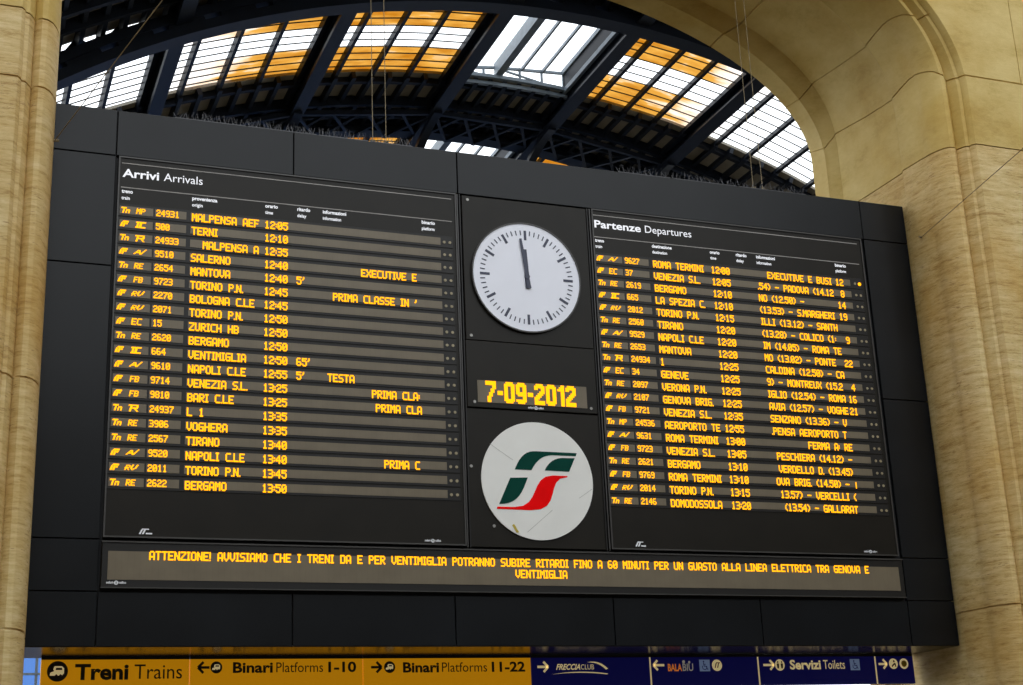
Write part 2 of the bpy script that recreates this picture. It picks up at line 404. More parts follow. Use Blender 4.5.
# ================================================================ 3. the information board
ZT, ZB, XL, XR = 2.122, -2.157, -4.002, 4.040
hs = thing('board_housing', (0, .35, ZB), 'large black panelled housing of the information board filling the stone arch', 'board housing')
mb = MB(); mb.box(XL+.01, XR-.01, .03, .74, ZB+.012, ZT-.012); obj('housing_core', mb, M['clad2'], hs)
mb = MB(); mb.box(XL+.01, XR-.01, .012, .745, ZB, ZB+.011); obj('underside', mb, M['under'], hs)
mb = MB(); mb.box(XL+.01, XR-.01, .012, .745, ZT-.011, ZT); obj('top_cover', mb, M['clad'], hs)
G = .004
def clad(x0, x1, z0, z1): obj('cladding_panel', MB().slab(x0+G, x1-G, z0+G, z1-G, 0, .029, .003), M['clad'], hs)
tx = [XL, -3.5, -2.06, -.613, 3.53, XR]
for a, b in zip(tx, tx[1:]): clad(a, b, 1.72, ZT)
bx_ = [XL, -3.497, -2.055, -.745, .634, 2.022, 3.53, XR]
for a, b in zip(bx_, bx_[1:]): clad(a, b, ZB, -1.757)
for z0, z1 in ((.78, 1.72), (-1.372, .78), (-1.757, -1.372)): clad(XL, -3.497, z0, z1)
for z0, z1 in ((.12, 1.72), (-1.372, .12), (-1.757, -1.372)): clad(3.53, XR, z0, z1)
def screws(spots, y, parent):
    for x, z in spots: obj('screw', MB().disc(x, z, .013, y-.005, .006, 12), M['screw'], parent)
obj('clock_panel', MB().slab(-.583, .594, .392, 1.708, -.008, .036, .004), M['face'], hs)
obj('emblem_panel', MB().slab(-.60, .612, -1.365, -.203, -.002, .030, .004), M['face'], hs)
screws([(-.53, 1.67), (-.536, .43)], -.008, hs)
screws([(-.574, -.698), (-.393, -1.19)], -.002, hs)
for x in (-.626, -.603, .603, .628):
    obj('edge_trim', MB().box(x-.005, x+.005, -.012, .02, -1.372, 1.712), M['edge'] if abs(x) > .61 else M['bezel'], hs)

# ---- departure / arrival displays
ROWZ = [1.254-.1157*i for i in range(20)]
DX, DZ = .0076, .0665/7
def fs_icon(mb, x, z, y):
    q = lambda pts: mb.poly([(x+a, z+b) for a, b in pts], y, .001)
    q([(-.012, -.030), (.006, -.030), (.020, .012), (.002, .012)]); q([(.012, -.030), (.030, -.030), (.044, .012), (.026, .012)])
    q([(.006, .014), (.022, .030), (.075, .030), (.070, .014)]); q([(.040, -.006), (.060, -.006), (.064, .010), (.046, .010)])
def tn_icon(mb, x, z, y):
    q = lambda pts: mb.poly([(x+a, z+b) for a, b in pts], y, .001)
    q([(-.006, .016), (.046, .016), (.050, .030), (-.002, .030)]); q([(.004, -.030), (.019, -.030), (.033, .018), (.018, .018)])
    q([(.033, -.030), (.046, -.030), (.058, .010), (.045, .010)]); q([(.050, -.002), (.072, -.002), (.075, .010), (.054, .010)]); q([(.060, -.030), (.074, -.030), (.082, .006), (.069, .006)])
def type_icon(mb, code, x, z, y):
    q = lambda pts: mb.poly([(x+a, z+b) for a, b in pts], y, .001)
    if code == 'IC':
        q([(-.004, -.032), (.092, -.032), (.095, -.019), (0, -.019)]); q([(.004, .018), (.098, .018), (.102, .031), (.008, .031)])
        q([(.008, -.02), (.026, -.02), (.034, .019), (.016, .019)]); q([(.034, -.02), (.056, -.02), (.064, .019), (.042, .019)])
    elif code == 'R':
        q([(0, .020), (.088, .020), (.094, .032), (.004, .032)]); q([(.004, -.032), (.022, -.032), (.038, .021), (.020, .021)])
        q([(.066, -.004), (.086, -.004), (.094, .021), (.076, .021)]); q([(.016, -.006), (.086, -.006), (.088, .006), (.02, .006)]); q([(.052, -.005), (.068, -.005), (.092, -.032), (.074, -.032)])
    elif code == 'AV':
        q([(-.012, -.022), (.004, -.022), (.050, .022), (.036, .022)]); q([(.040, .022), (.056, .022), (.062, -.022), (.046, -.022)])
        q([(.048, -.022), (.064, -.022), (.118, .030), (.104, .030)]); q([(.016, -.010), (.05, -.010), (.05, .0), (.022, .0)])
    elif code == 'RV':
        led_text(mb, 'R', x-.004, z+.022, .0075, .0066, y, .45); led_text(mb, 'V', x+.044, z+.026, .0100, .0070, y, .7)
        q([(-.014, -.006), (.02, -.006), (.022, .003), (-.01, .003)])
    elif code == 'EC':
        led_text(mb, 'EC', x, z+.032, .0082, .0090, y, .12)
    else:
        led_text(mb, code, x+.006, z+.027, .0072, .0078, y, .16)
def display(name, label, xo, rows, words, title, lit):
    """one half of the board; xo = left edge of the row windows"""
    x0, x1 = (-3.478, -.639) if xo < 0 else (.643, 3.485)
    t = thing(name, ((x0+x1)/2, .01, -1.36), label, 'display board')
    obj('face_panel', MB().slab(x0, x1, -1.360, 1.712, -.012, .041, .004), M['face'], t)
    for a, b, c, d in ((x0, x0+.012, -1.36, 1.712), (x1-.012, x1, -1.36, 1.712), (x0+.012, x1-.012, 1.700, 1.712), (x0+.012, x1-.012, -1.36, -1.348)):
        obj('frame_rail', MB().box(a, b, -.022, -.0125, c, d), M['edge'], t)
    lx0, lx1 = xo, xo+2.775
    for z in (1.655, 1.446): obj('header_rule', MB().box(lx0, lx1, -.0145, -.0124, z-.0035, z+.0035), M['grey'], t)
    mb = MB(); (w1, a1, b1), (w2, a2, b2) = title
    print_text(mb, w1, a1, b1, 1.537, .068, -.0150, .022); print_text(mb, w2, a2, b2, 1.537, .068, -.0150, .0)
    obj('title_lettering', mb, M['lit'], t)
    mb = MB()
    for top, bot, x, w, f in words:
        print_text(mb, top, x, x+w, 1.398, .030, -.0150, .028); print_text(mb, bot, x, x+w*f, 1.342, .028, -.0150, .022)
    obj('column_lettering', mb, M['lit'], t)
    dep = xo > 0
    for i, row in enumerate(rows):
        z = (1.2435-.1151*i) if dep else (1.251-.1155*i); h = .0305 if dep else .033; icon, code, num, dest, time, delay, info, infox, plat = row
        rw = obj('led_row', MB().slab(xo-.012, xo+2.775, z-.052, z+.052, -.0170, .0046, .001), M['bezel'], t)
        wins = (('category_window', xo, xo+.258), ('number_window', xo+.274, xo+.520), ('message_window', xo+.555, xo+(2.645 if dep else 2.665)))
        for nm, a, b in wins:
            obj(nm, MB().slab(a, b, z-h, z+h, -.0195, .0024, 0), M['window'], rw)
        mb = MB(); y = -.0212
        im = MB(); (tn_icon if icon == 'T' else fs_icon)(im, 0, 0, y)
        mb.add([(xo+.014+v[0]*.8, v[1], z-.001+v[2]*.82) for v in im.v], im.f)
        im = MB(); type_icon(im, code, 0, 0, y)
        mb.add([(xo+.124+v[0]*.82, v[1], z-.001+v[2]*.84) for v in im.v], im.f)
        led_text(mb, num, xo+.284, z+.028, .0368/6, .054/7, y)
        led_text(mb, dest, xo+.565, z+.0265, DX, DZ, y, maxx=xo+1.118)
        led_text(mb, time, xo+1.154, z+.0265, DX, DZ, y)
        if delay: led_text(mb, delay, xo+1.420, z+.0265, DX, DZ, y)
        if info: led_text(mb, info, infox, z+.0265, DX, DZ, y, maxx=(3.126 if dep else -.99))
        if plat: led_text(mb, plat, 3.230-.0445*len(plat), z+.0265, DX, DZ, y)
        obj('lettering', mb, M['led'], rw)
        for k, xx in enumerate((xo+2.698, xo+2.749)):
            on = lit and i == 0 and k == 1
            obj('indicator_lamp', MB().disc(xx, z-.004, .0125 if not on else .017, -.0215, .0045, 14), M['led'] if on else M['lampoff'], rw)
    mb = MB(); yy = -.0145
    lxo = xo+.235 if not dep else xo+.205
    for dx_ in (0, .022): mb.poly([(lxo+dx_, -1.331), (lxo+dx_+.014, -1.331), (lxo+dx_+.030, -1.298), (lxo+dx_+.016, -1.298)], yy)
    mb.poly([(lxo+.018, -1.297), (lxo+.075, -1.297), (lxo+.072, -1.289), (lxo+.024, -1.289)], yy); mb.box(lxo+.052, lxo+.098, yy, yy+.001, -1.331, -1.320)
    obj('railway_mark', mb, M['white'], t)
    maker_mark(t, xo+2.532, -1.325, yy)
    return t
def maker_mark(parent, cx, cz, y, k=1.):
    mb = MB()
    print_text(mb, 'solari', cx-.068*k, cx-.022*k, cz-.006*k, .016*k, y, .05); print_text(mb, 'udine', cx+.022*k, cx+.068*k, cz-.006*k, .016*k, y, .05)
    mb.ring(cx, cz, .008*k, .015*k, y, .001, 16); mb.box(cx-.068*k, cx+.068*k, y, y+.001, cz-.0035*k, cz+.0015*k)
    obj('maker_mark', mb, M['white'], parent)
F, T_ = 'F', 'T'
ARR = [
 (T_, 'MP', '24931', 'MALPENSA AEF', '12:05'), (F, 'IC', '500', 'TERNI', '12:10'), (T_, 'R', '24933', '  MALPENSA A', '12:35'),
 (F, 'AV', '9510', 'SALERNO', '12:40', None, 'EXECUTIVE E', -1.492), (T_, 'RE', '2654', 'MANTOVA', '12:40', "5'"),
 (F, 'FB', '9723', 'TORINO P.N.', '12:45', None, "PRIMA CLASSE IN '", -1.732), (F, 'RV', '2270', 'BOLOGNA C.LE', '12:45'), (F, 'RV', '2071', 'TORINO P.N.', '12:50'),
 (F, 'EC', '15', 'ZURICH HB', '12:50'), (T_, 'RE', '2620', 'BERGAMO', '12:50'), (F, 'IC', '664', 'VENTIMIGLIA', '12:50', "65'"),
 (F, 'AV', '9610', 'NAPOLI C.LE', '12:55', "5'", 'TESTA', -1.78), (F, 'FB', '9714', 'VENEZIA S.L.', '13:25', None, 'PRIMA CLA:', -1.412),
 (F, 'FB', '9810', 'BARI C.LE', '13:25', None, 'PRIMA CLA', -1.381), (T_, 'R', '24937', 'L 1', '13:35'), (T_, 'RE', '3906', 'VOGHERA', '13:35'),
 (T_, 'RE', '2567', 'TIRANO', '13:40'), (F, 'AV', '9520', 'NAPOLI C.LE', '13:40', None, 'PRIMA C', -1.317), (F, 'RV', '2011', 'TORINO P.N.', '13:45'), (T_, 'RE', '2622', 'BERGAMO', '13:50'),
]
I0 = 2.290
DEP = [
 (F, 'AV', '9627', 'ROMA TERMINI', '12:00', None, 'EXECUTIVE E BUSI', 2.402, '12'), (F, 'EC', '37', 'VENEZIA S.L.', '12:05', None, '.54) - PADOVA (14.12', I0, '8'),
 (T_, 'RE', '2619', 'BERGAMO', '12:10', None, 'NO (12.50) -', I0, '14'), (F, 'IC', '665', 'LA SPEZIA C.', '12:10', None, '(13.53) - S.MARGHERI', I0, '19'),
 (F, 'RV', '2012', 'TORINO P.N.', '12:15', None, 'ILLI (13.12) - SANTH', I0, None), (T_, 'RE', '2560', 'TIRANO', '12:20', None, '(13.28) - COLICO (1:', I0, '9'),
 (F, 'AV', '9529', 'NAPOLI C.LE', '12:20', None, 'IM (14.05) - ROMA TE', I0, None), (T_, 'RE', '2653', 'MANTOVA', '12:20', None, 'MO (13.02) - PONTE', I0, '22'),
 (T_, 'R', '24934', '1', '12:25', None, 'CALDINA (12.50) - CA', I0, None), (F, 'EC', '34', 'GENEVE', '12:25', None, '9) - MONTREUX (15.2', I0, '4'),
 (T_, 'RE', '2097', 'VERONA P.N.', '12:25', None, 'IGLIO (12.54) - ROMA', I0, '16'), (F, 'RV', '2107', 'GENOVA BRIG.', '12:25', None, 'AVIA (12.57) - VOGHE', I0, '21'),
 (F, 'FB', '9721', 'VENEZIA S.L.', '12:35', None, 'SENZANO (13.36) - V', I0, None), (T_, 'MP', '24536', 'AEROPORTO TE', '12:55', None, '.PENSA AEROPORTO T', I0, None),
 (F, 'AV', '9631', 'ROMA TERMINI', '13:00', None, 'FERMA A: RE', 2.656, None), (F, 'FB', '9723', 'VENEZIA S.L.', '13:05', None, 'PESCHIERA (14.12) -', 2.318, None),
 (T_, 'RE', '2621', 'BERGAMO', '13:10', None, 'VERDELLO D. (13.45)', 2.325, None), (F, 'FB', '9769', 'ROMA TERMINI', '13:10', None, 'OVA BRIG. (14.50) - T', I0, None),
 (F, 'RV', '2014', 'TORINO P.N.', '13:15', None, '13.57) - VERCELLI (', 2.318, None), (T_, 'RE', '2146', 'DOMODOSSOLA', '13:20', None, '(13.54) - GALLARAT', 2.352, None),
]
pad = lambda r: tuple(r) + (None,)*(9-len(r))
display('arrivals_display', 'black arrivals board headed Arrivi with twenty amber rows, left half of the big board', -3.455, [pad(r) for r in ARR],
        [('treno', 'train', -3.447, .086, .75), ('provenienza', 'origin', -2.892, .202, .42), ('orario', 'time', -2.298, .104, .62), ('ritardo', 'delay', -2.03, .108, .7), ('informazioni', 'information', -1.815, .2, .78), ('binario', 'platform', -.953, .118, .96)],
        (('Arrivi', -3.446, -3.16), ('Arrivals', -3.122, -2.812)), False)
display('departures_display', 'black departures board headed Partenze with platform numbers, right of the clock', .660, [pad(r) for r in DEP],
        [('treno', 'train', .665, .088, .75), ('destinazione', 'destination', 1.227, .2, .75), ('orario', 'time', 1.818, .1, .62), ('ritardo', 'delay', 2.09, .112, .7), ('informazioni', 'information', 2.304, .2, .78), ('binario', 'platform', 3.160, .120, .96)],
        (('Partenze', .668, 1.128), ('Departures', 1.170, 1.641)), True)

# ---- clock
ck = thing('station_clock', (0, -.03, .5), 'round white station clock with dark hands near noon, between the two boards', 'clock')
mb = MB()
mb.disc(0, 1., .497, -.030, .020, 96); obj('dial', mb, M['dial'], ck)
mb = MB(); mb.ring(0, 1., .494, .506, -.036, .028, 96); obj('bezel', mb, M['edge'], ck)
mh, mm = MB(), MB()
for k in range(60):
    a = math.pi/2 - k*math.pi/30; r0, r1, w = (.343, .432, .023) if k % 5 == 0 else (.388, .432, .0095)
    (mh if k % 5 == 0 else mm).stroke([(r0*math.cos(a), 1+r0*math.sin(a)), (r1*math.cos(a), 1+r1*math.sin(a))], w, -.0322, .002)
obj('hour_marking', mh, M['ink'], ck); obj('minute_marking', mm, M['ink'], ck)
def hand(name, tip, w0, w1, y, tail=.105):
    dx, dz = tip[0], tip[1]-1; L = math.hypot(dx, dz); ux, uz = dx/L, dz/L; nx, nz = -uz, ux
    P = lambda s, o: (ux*s+nx*o, 1+uz*s+nz*o)
    obj(name, MB().poly([P(-tail, w0*.55), P(-tail, -w0*.55), P(L, -w1/2), P(L, w1/2)], y, .004), M['ink'], ck)
hand('hour_hand', (-.012, 1.255), .040, .034, -.038); hand('minute_hand', (-.049, 1.350), .034, .021, -.044)
obj('hub', MB().disc(0, 1., .022, -.049, .005, 20), M['ink'], ck)

ck.location.x -= .014*S; ck.location.z -= .008*S
# ---- date display
dd = thing('date_display', (0, -.01, -.197), 'dark panel showing the date 7-09-2012 in amber, under the clock', 'date display')
obj('face_panel', MB().slab(-.592, .592, -.196, .386, -.014, .042, .004), M['face'], dd)
obj('date_window', MB().slab(-.50, .494, -.152, .038, -.0175, .0034, 0), M['window'], dd)
BIG = {'7': '111111 111111 000011 000011 000110 000110 001100 001100 011000 011000 011000', '0': '011110 111111 110011 110011 110011 110011 110011 110011 110011 111111 011110',
 '9': '011110 111111 110011 110011 110011 111111 011111 000011 000011 111111 011110', '2': '011110 111111 110011 000011 000111 001110 011100 111000 110000 111111 111111',
 '1': '0011 0111 1111 0011 0011 0011 0011 0011 0011 0011 0011', '-': '000 000 000 000 000 111 111 000 000 000 000'}
G5_saved = dict(G5); G5.update(BIG)
mb = MB(); 
tot = sum(len(BIG[c].split()[0])+1 for c in '7-09-2012')-1; dxb = .818/tot
led_text(mb, '7-09-2012', -.428, .034, dxb, .180/11, -.0192, bold=1.2)
G5.clear(); G5.update(G5_saved)
obj('lettering', mb, M['led'], dd)
maker_mark(dd, .02, -.176, -.0155, 1.05)
screws([(-.529, -.151), (.53, -.151)], -.014, dd)

# ---- emblem
em = thing('railway_emblem', (.01, -.01, -1.297), 'round white disc with green and red slanted railway emblem, below the date', 'emblem')
obj('disc', MB().disc(.014, -.794, .499, -.016, .012, 96), M['disc'], em)
y = -.0185
def bez(p0, p1, p2, p3, n=8):
    return [tuple((1-t)**3*a+3*(1-t)**2*t*b+3*(1-t)*t*t*c+t**3*d for a, b, c, d in zip(p0, p1, p2, p3)) for t in [i/n for i in range(n+1)]]
o_ = bez((-.189, -.708), (-.130, -.575), (-.075, -.545), (.010, -.545)) + [(.378, -.545), (.368, -.572)] + bez((.150, -.572), (.060, -.578), (.010, -.625), (-.041, -.708))
obj('green_stroke', MB().poly(o_, y, .003), M['green'], em)
o_ = bez((.078, -.706), (.120, -.625), (.180, -.597), (.245, -.592)) + [(.357, -.590), (.300, -.708)]
obj('green_stroke', MB().poly(o_, y, .003), M['green'], em)
o_ = [(-.232, -.780), (-.076, -.772)] + bez((-.095, -.815), (-.150, -.945), (-.205, -1.000), (-.338, -1.003))
obj('green_stroke', MB().poly(o_, y, .003), M['green'], em)
o_ = [(-.361, -1.044), (-.355, -1.026), (-.200, -1.024)] + bez((-.200, -1.024), (.030, -1.020), (-.060, -.750), (.150, -.746)) + [(.284, -.746), (.279, -.757)] + bez((.279, -.757), (.070, -.760), (.230, -1.050), (-.060, -1.046))
obj('red_stroke', MB().poly(o_, y, .003), M['red'], em)
mb = MB()
for a, b in (((-.40, -.50), (-.20, -.63)), ((-.10, -1.23), (.13, -1.04)), ((.38, -.93), (.50, -.85))): mb.stroke([a, b], .005, -.0172, .001)
obj('joint_line', mb, M['seam'], em)
obj('yellow_scrap', MB().poly([(-.232, -1.176), (-.216, -1.166), (-.176, -1.232), (-.196, -1.238)], -.020, .004), M['olive'], em)

em.location.x -= .008*S; em.location.z -= .006*S
# ---- message display
md = thing('message_display', (0, -.01, -1.735), 'long low display with a two-line amber announcement, along the bottom of the board', 'message display')
obj('face_panel', MB().slab(-3.482, 3.512, -1.738, -1.383, -.020, .049, .006), M['bezel'], md)
for a, b, c, d in ((-3.482, 3.512, -1.398, -1.388), (-3.482, 3.512, -1.735, -1.727)):
    obj('frame_rail', MB().box(a, b, -.030, -.0205, c, d), M['edge'], md)
obj('message_window', MB().slab(-3.435, 3.460, -1.673, -1.462, -.0235, .0034, 0), M['window'], md)
mb = MB()
L1 = 'ATTENZIONE! AVVISIAMO CHE I TRENI DA E PER VENTIMIGLIA POTRANNO SUBIRE RITARDI FINO A 60 MINUTI PER UN GUASTO ALLA LINEA ELETTRICA TRA GENOVA E'
cells = sum(len(G5[c].split()[0])+1 for c in L1)-1; dxm = (3.142+3.138)/cells
led_text(mb, L1, -3.138, -1.458, dxm, .0655/7, -.0252); led_text(mb, 'VENTIMIGLIA', -.2305, -1.548, dxm, .0655/7, -.0252)
obj('lettering', mb, M['led'], md)
maker_mark(md, -3.37, -1.695, -.0215, 1.05)

# ================================================================ 4. wayfinding signs below the board
YS, ZS0, ZS1 = .62, -2.430, -2.182
def arrow(mb, x0, x1, z, y, left, w=.020, hh=.042):
    tip, tail = (x0, x1) if left else (x1, x0); s_ = 1 if left else -1
    mb.stroke([(tail, z), (tip+s_*.006, z)], w, y); mb.stroke([(tip+s_*hh, z+hh), (tip, z), (tip+s_*hh, z-hh)], w, y)
def train_icon(p, x, z, r, y):
    ic = obj('train_symbol', MB().disc(x, z, r, y, .0015, 32), M['signink'], p)
    mb = MB(); q = lambda pts: mb.poly([(x+a*r, z+b*r) for a, b in pts], y-.002, .001)
    q([(-.72, -.42), (.42, -.42), (.62, -.2), (.62, .3), (.4, .5), (-.3, .5), (-.42, .2), (-.3, .02), (-.68, -.12)])
    obj('train_silhouette', mb, M['cream'], ic)
    mb = MB(); mb.poly([(x-.2*r, z+.12*r), (x+.45*r, z+.12*r), (x+.4*r, z+.34*r), (x-.14*r, z+.34*r)], y-.0035, .001); mb.disc(x-.1*r, z-.42*r, .13*r, y-.0035, .001, 10); mb.disc(x+.3*r, z-.42*r, .13*r, y-.0035, .001, 10)
    obj('train_detail', mb, M['signink'], ic)
def wheelchair(p, x0, x1, z0, z1, y):
    s_ = obj('wheelchair_symbol', MB().poly([(x0, z0), (x1, z0), (x1, z1), (x0, z1)], y), M['paleblue'], p)
    cx, cz, h = (x0+x1)/2, (z0+z1)/2, (z1-z0); mb = MB(); yy = y-.002
    mb.ring(cx-.02*h, cz-.14*h, .19*h, .25*h, yy, .001, 18, math.radians(150), math.radians(380)); mb.disc(cx-.10*h, cz+.33*h, .075*h, yy, .001, 12)
    mb.stroke([(cx-.10*h, cz+.24*h), (cx-.07*h, cz-.06*h), (cx+.14*h, cz-.06*h), (cx+.24*h, cz-.34*h), (cx+.32*h, cz-.31*h)], .07*h, yy); mb.stroke([(cx-.09*h, cz+.10*h), (cx+.11*h, cz+.10*h)], .06*h, yy)
    obj('wheelchair_figure', mb, M['blue'], s_)
def sign(x0, x1, mat, label):
    t = thing('wayfinding_sign', ((x0+x1)/2, YS+.03, ZS0), label, 'sign', 'wayfinding signs under the board')
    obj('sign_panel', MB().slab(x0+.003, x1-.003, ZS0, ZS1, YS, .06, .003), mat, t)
    obj('top_rail', MB().box(x0+.003, x1-.003, YS+.004, YS+.056, ZS1, ZB-.001), M['bezel'], t)
    if mat is M['blue'] and x0 > 1: obj('edge_strip', MB().box(x0+.003, x0+.016, YS-.003, YS, ZS0, ZS1), M['cream'], t)
    return t
yl = YS-.002
b = [-3.826, -2.719, -1.335, .126, 1.229, 2.300, 3.536, 3.968]
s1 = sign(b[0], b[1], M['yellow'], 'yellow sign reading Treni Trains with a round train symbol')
train_icon(s1, -3.703, -2.268, .076, yl)
mb = MB(); print_text(mb, 'Treni', -3.577, -3.182, -2.328, .108, yl, .036); print_text(mb, 'Trains', -3.138, -2.778, -2.328, .108, yl); obj('lettering', mb, M['signink'], s1)
s2 = sign(b[1], b[2], M['yellow'], 'yellow sign with left arrow reading Binari Platforms 1-10')
mb = MB(); arrow(mb, -2.657, -2.568, -2.246, yl, True); obj('arrow', mb, M['signink'], s2)
train_icon(s2, -2.515, -2.246, .046, yl)
mb = MB(); print_text(mb, 'Binari', -2.386, -2.070, -2.286, .076, yl, .032); print_text(mb, 'Platforms', -2.043, -1.665, -2.286, .076, yl); print_text(mb, '1-10', -1.622, -1.392, -2.286, .076, yl, .03); obj('lettering', mb, M['signink'], s2)
s3 = sign(b[2], b[3], M['yellow'], 'yellow sign with right arrow reading Binari Platforms 11-22')
mb = MB(); arrow(mb, -1.268, -1.180, -2.252, yl, False); obj('arrow', mb, M['signink'], s3)
train_icon(s3, -1.112, -2.252, .047, yl)
mb = MB(); print_text(mb, 'Binari', -.999, -.690, -2.293, .076, yl, .032); print_text(mb, 'Platforms', -.665, -.270, -2.293, .076, yl); print_text(mb, '11-22', -.228, .070, -2.293, .076, yl, .03); obj('lettering', mb, M['signink'], s3)
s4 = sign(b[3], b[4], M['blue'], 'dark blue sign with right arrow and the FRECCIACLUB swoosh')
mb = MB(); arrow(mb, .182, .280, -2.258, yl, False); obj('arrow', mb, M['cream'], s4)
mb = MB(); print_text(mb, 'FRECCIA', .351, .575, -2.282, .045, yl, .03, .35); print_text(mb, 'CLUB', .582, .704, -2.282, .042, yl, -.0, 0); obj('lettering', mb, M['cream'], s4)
mb = MB()
mb.poly([(.640, -2.222)] + bez((.640, -2.222), (.720, -2.205), (.78, -2.225), (.835, -2.276), 6) + bez((.815, -2.284), (.76, -2.232), (.71, -2.222), (.640, -2.222), 6), yl)
mb.poly([(.305, -2.322)] + bez((.305, -2.322), (.47, -2.296), (.65, -2.292), (.835, -2.318), 8) + bez((.820, -2.324), (.65, -2.304), (.47, -2.304), (.305, -2.322), 8), yl)
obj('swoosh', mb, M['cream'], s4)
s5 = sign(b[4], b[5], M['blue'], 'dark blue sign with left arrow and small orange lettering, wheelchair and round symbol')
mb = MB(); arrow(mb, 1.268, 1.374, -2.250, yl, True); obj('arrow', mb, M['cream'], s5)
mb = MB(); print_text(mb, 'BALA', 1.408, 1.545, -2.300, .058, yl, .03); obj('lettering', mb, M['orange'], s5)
mb = MB(); print_text(mb, 'BIU', 1.552, 1.655, -2.300, .062, yl, .01); mb.disc(1.565, -2.222, .014, yl, .001, 12); mb.disc(1.620, -2.226, .011, yl, .001, 12); obj('lettering', mb, M['signgrey'], s5)
wheelchair(s5, 1.719, 1.822, -2.305, -2.205, yl)
ic = obj('round_symbol', MB().disc(1.893, -2.254, .050, yl, .0015, 28), M['cream'], s5)
mb = MB()
for d in (-.016, .008): mb.poly([(1.884+d, -2.276), (1.894+d, -2.276), (1.906+d, -2.236), (1.896+d, -2.236)], yl-.002, .001)
mb.box(1.884, 1.924, yl-.002, yl-.001, -2.236, -2.229); obj('railway_mark', mb, M['signink'], ic)
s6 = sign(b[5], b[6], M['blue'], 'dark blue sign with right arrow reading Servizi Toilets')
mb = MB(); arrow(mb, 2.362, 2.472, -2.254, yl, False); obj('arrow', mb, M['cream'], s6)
ic = obj('round_symbol', MB().disc(2.531, -2.255, .050, yl, .0015, 28), M['cream'], s6)
mb = MB()
for d in (-.02, .02):
    mb.disc(2.531+d, -2.229, .008, yl-.002, .001, 10); mb.poly([(2.531+d-.012, -2.242), (2.531+d+.012, -2.242), (2.531+d+.008, -2.285), (2.531+d-.008, -2.285)], yl-.002, .001)
obj('restroom_figure', mb, M['signink'], ic)
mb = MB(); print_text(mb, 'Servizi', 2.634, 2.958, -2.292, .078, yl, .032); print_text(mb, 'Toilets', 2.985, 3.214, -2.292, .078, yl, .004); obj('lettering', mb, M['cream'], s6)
wheelchair(s6, 3.272, 3.374, -2.306, -2.206, yl)
s7 = sign(b[6], b[7], M['blue'], 'small dark blue end sign with right arrow and two round symbols')
mb = MB(); arrow(mb, 3.580, 3.672, -2.252, yl, False); obj('arrow', mb, M['cream'], s7)
ic = obj('round_symbol', MB().disc(3.742, -2.250, .048, yl, .0015, 28), M['cream'], s7)
mb = MB(); mb.disc(3.748, -2.228, .010, yl-.002, .001, 10); mb.stroke([(3.722, -2.276), (3.742, -2.258), (3.757, -2.246), (3.765, -2.278)], .013, yl-.002); obj('walking_figure', mb, M['signink'], ic)
ic = obj('round_symbol', MB().disc(3.858, -2.250, .048, yl, .0015, 28), M['cream'], s7)
obj('yellow_centre', MB().disc(3.858, -2.250, .030, yl-.002, .001, 20), M['olive'], ic)

# ================================================================ 5. wires and bird spikes
def stay(hook, end, label):
    t = thing('stay_cable', hook, label, 'cable', 'stay cables on the piers')
    obj('wire', MB().tube(hook, end, .0036, n=6), M['cable'], t)
    obj('anchor_hook', MB().tube((hook[0]+(.05 if hook[0] > 0 else -.05), hook[1]+.02, hook[2]), (hook[0]-(.03 if hook[0] > 0 else -.03), hook[1], hook[2]), .014, .009, 8), M['cable'], t)
stay((-3.985, -.22, 1.69), (-3.985+.2*26.2, -26.42, 1.69-.02*26.2), 'thin slanting wire crossing the upper left corner of the board')
stay((4.045, -.218, 1.713), (4.045-.2*26.2, -26.42, 1.713), 'thin slanting wire on the moulding of the right stone pier')
for x, lab in ((-1.354, 'left one of the two thin vertical wires over the arrivals board'), (-1.235, 'right one of the two thin vertical wires over the arrivals board'),
               (2.393, 'left one of the two thin vertical wires over the departures board'), (2.494, 'right one of the two thin vertical wires over the departures board')):
    t = thing('hanger_wire', (x, .06, ZT), lab, 'wire', 'hanger wires from the arch')
    zz = 3.12+1.9*(1-(abs(x)/4.055)**2.18)**(1/2.18)
    obj('wire', MB().tube((x, .06, ZT+.03), (x, .06, zz-.005), .0032, n=6), M['cable'], t)
    obj('clamp', MB().box(x-.018, x+.018, .04, .08, ZT, ZT+.035), M['cable'], t)
rs_ = random.Random(3)
edges = [-3.05, -2.45, -1.85, -1.40, -1.0, .9, 1.5, 2.2, 2.95]
wh = ['leftmost strip of bird spikes on top of the board', 'second strip of bird spikes from the left on the board top', 'bird spike strip left of the first pair of hanger wires', 'bird spike strip at the first pair of hanger wires',
      'bird spike strip above the clock panel', 'bird spike strip over the start of the departures board', 'bird spike strip left of the second pair of hanger wires', 'rightmost strip of bird spikes on top of the board']
for i in (0, 1, 2, 3, 5, 6, 7):
    a, b_ = (edges[i] if i != 5 else .95)+.01, edges[i+1]-.01
    t = thing('bird_spike_strip', ((a+b_)/2, .04, ZT), wh[i], 'bird spikes', 'bird spike strips along the board top')
    obj('base_strip', MB().box(a, b_, .015, .035, ZT, ZT+.008), M['spike'], t)
    mb = MB(); k = a+.01
    dens = .030 if i < 4 else .045
    while k < b_-.01:
        for s_ in (-1, 0, 1):
            hh = .045+rs_.random()*.04
            mb.tube((k, .025, ZT+.006), (k+rs_.uniform(-.03, .03), .025+s_*.03, ZT+hh), .0022, .0012, 4)
        k += dens*rs_.uniform(.8, 1.2)
    tag(obj('spike_wire', mb, M['spike'], t), kind='stuff')

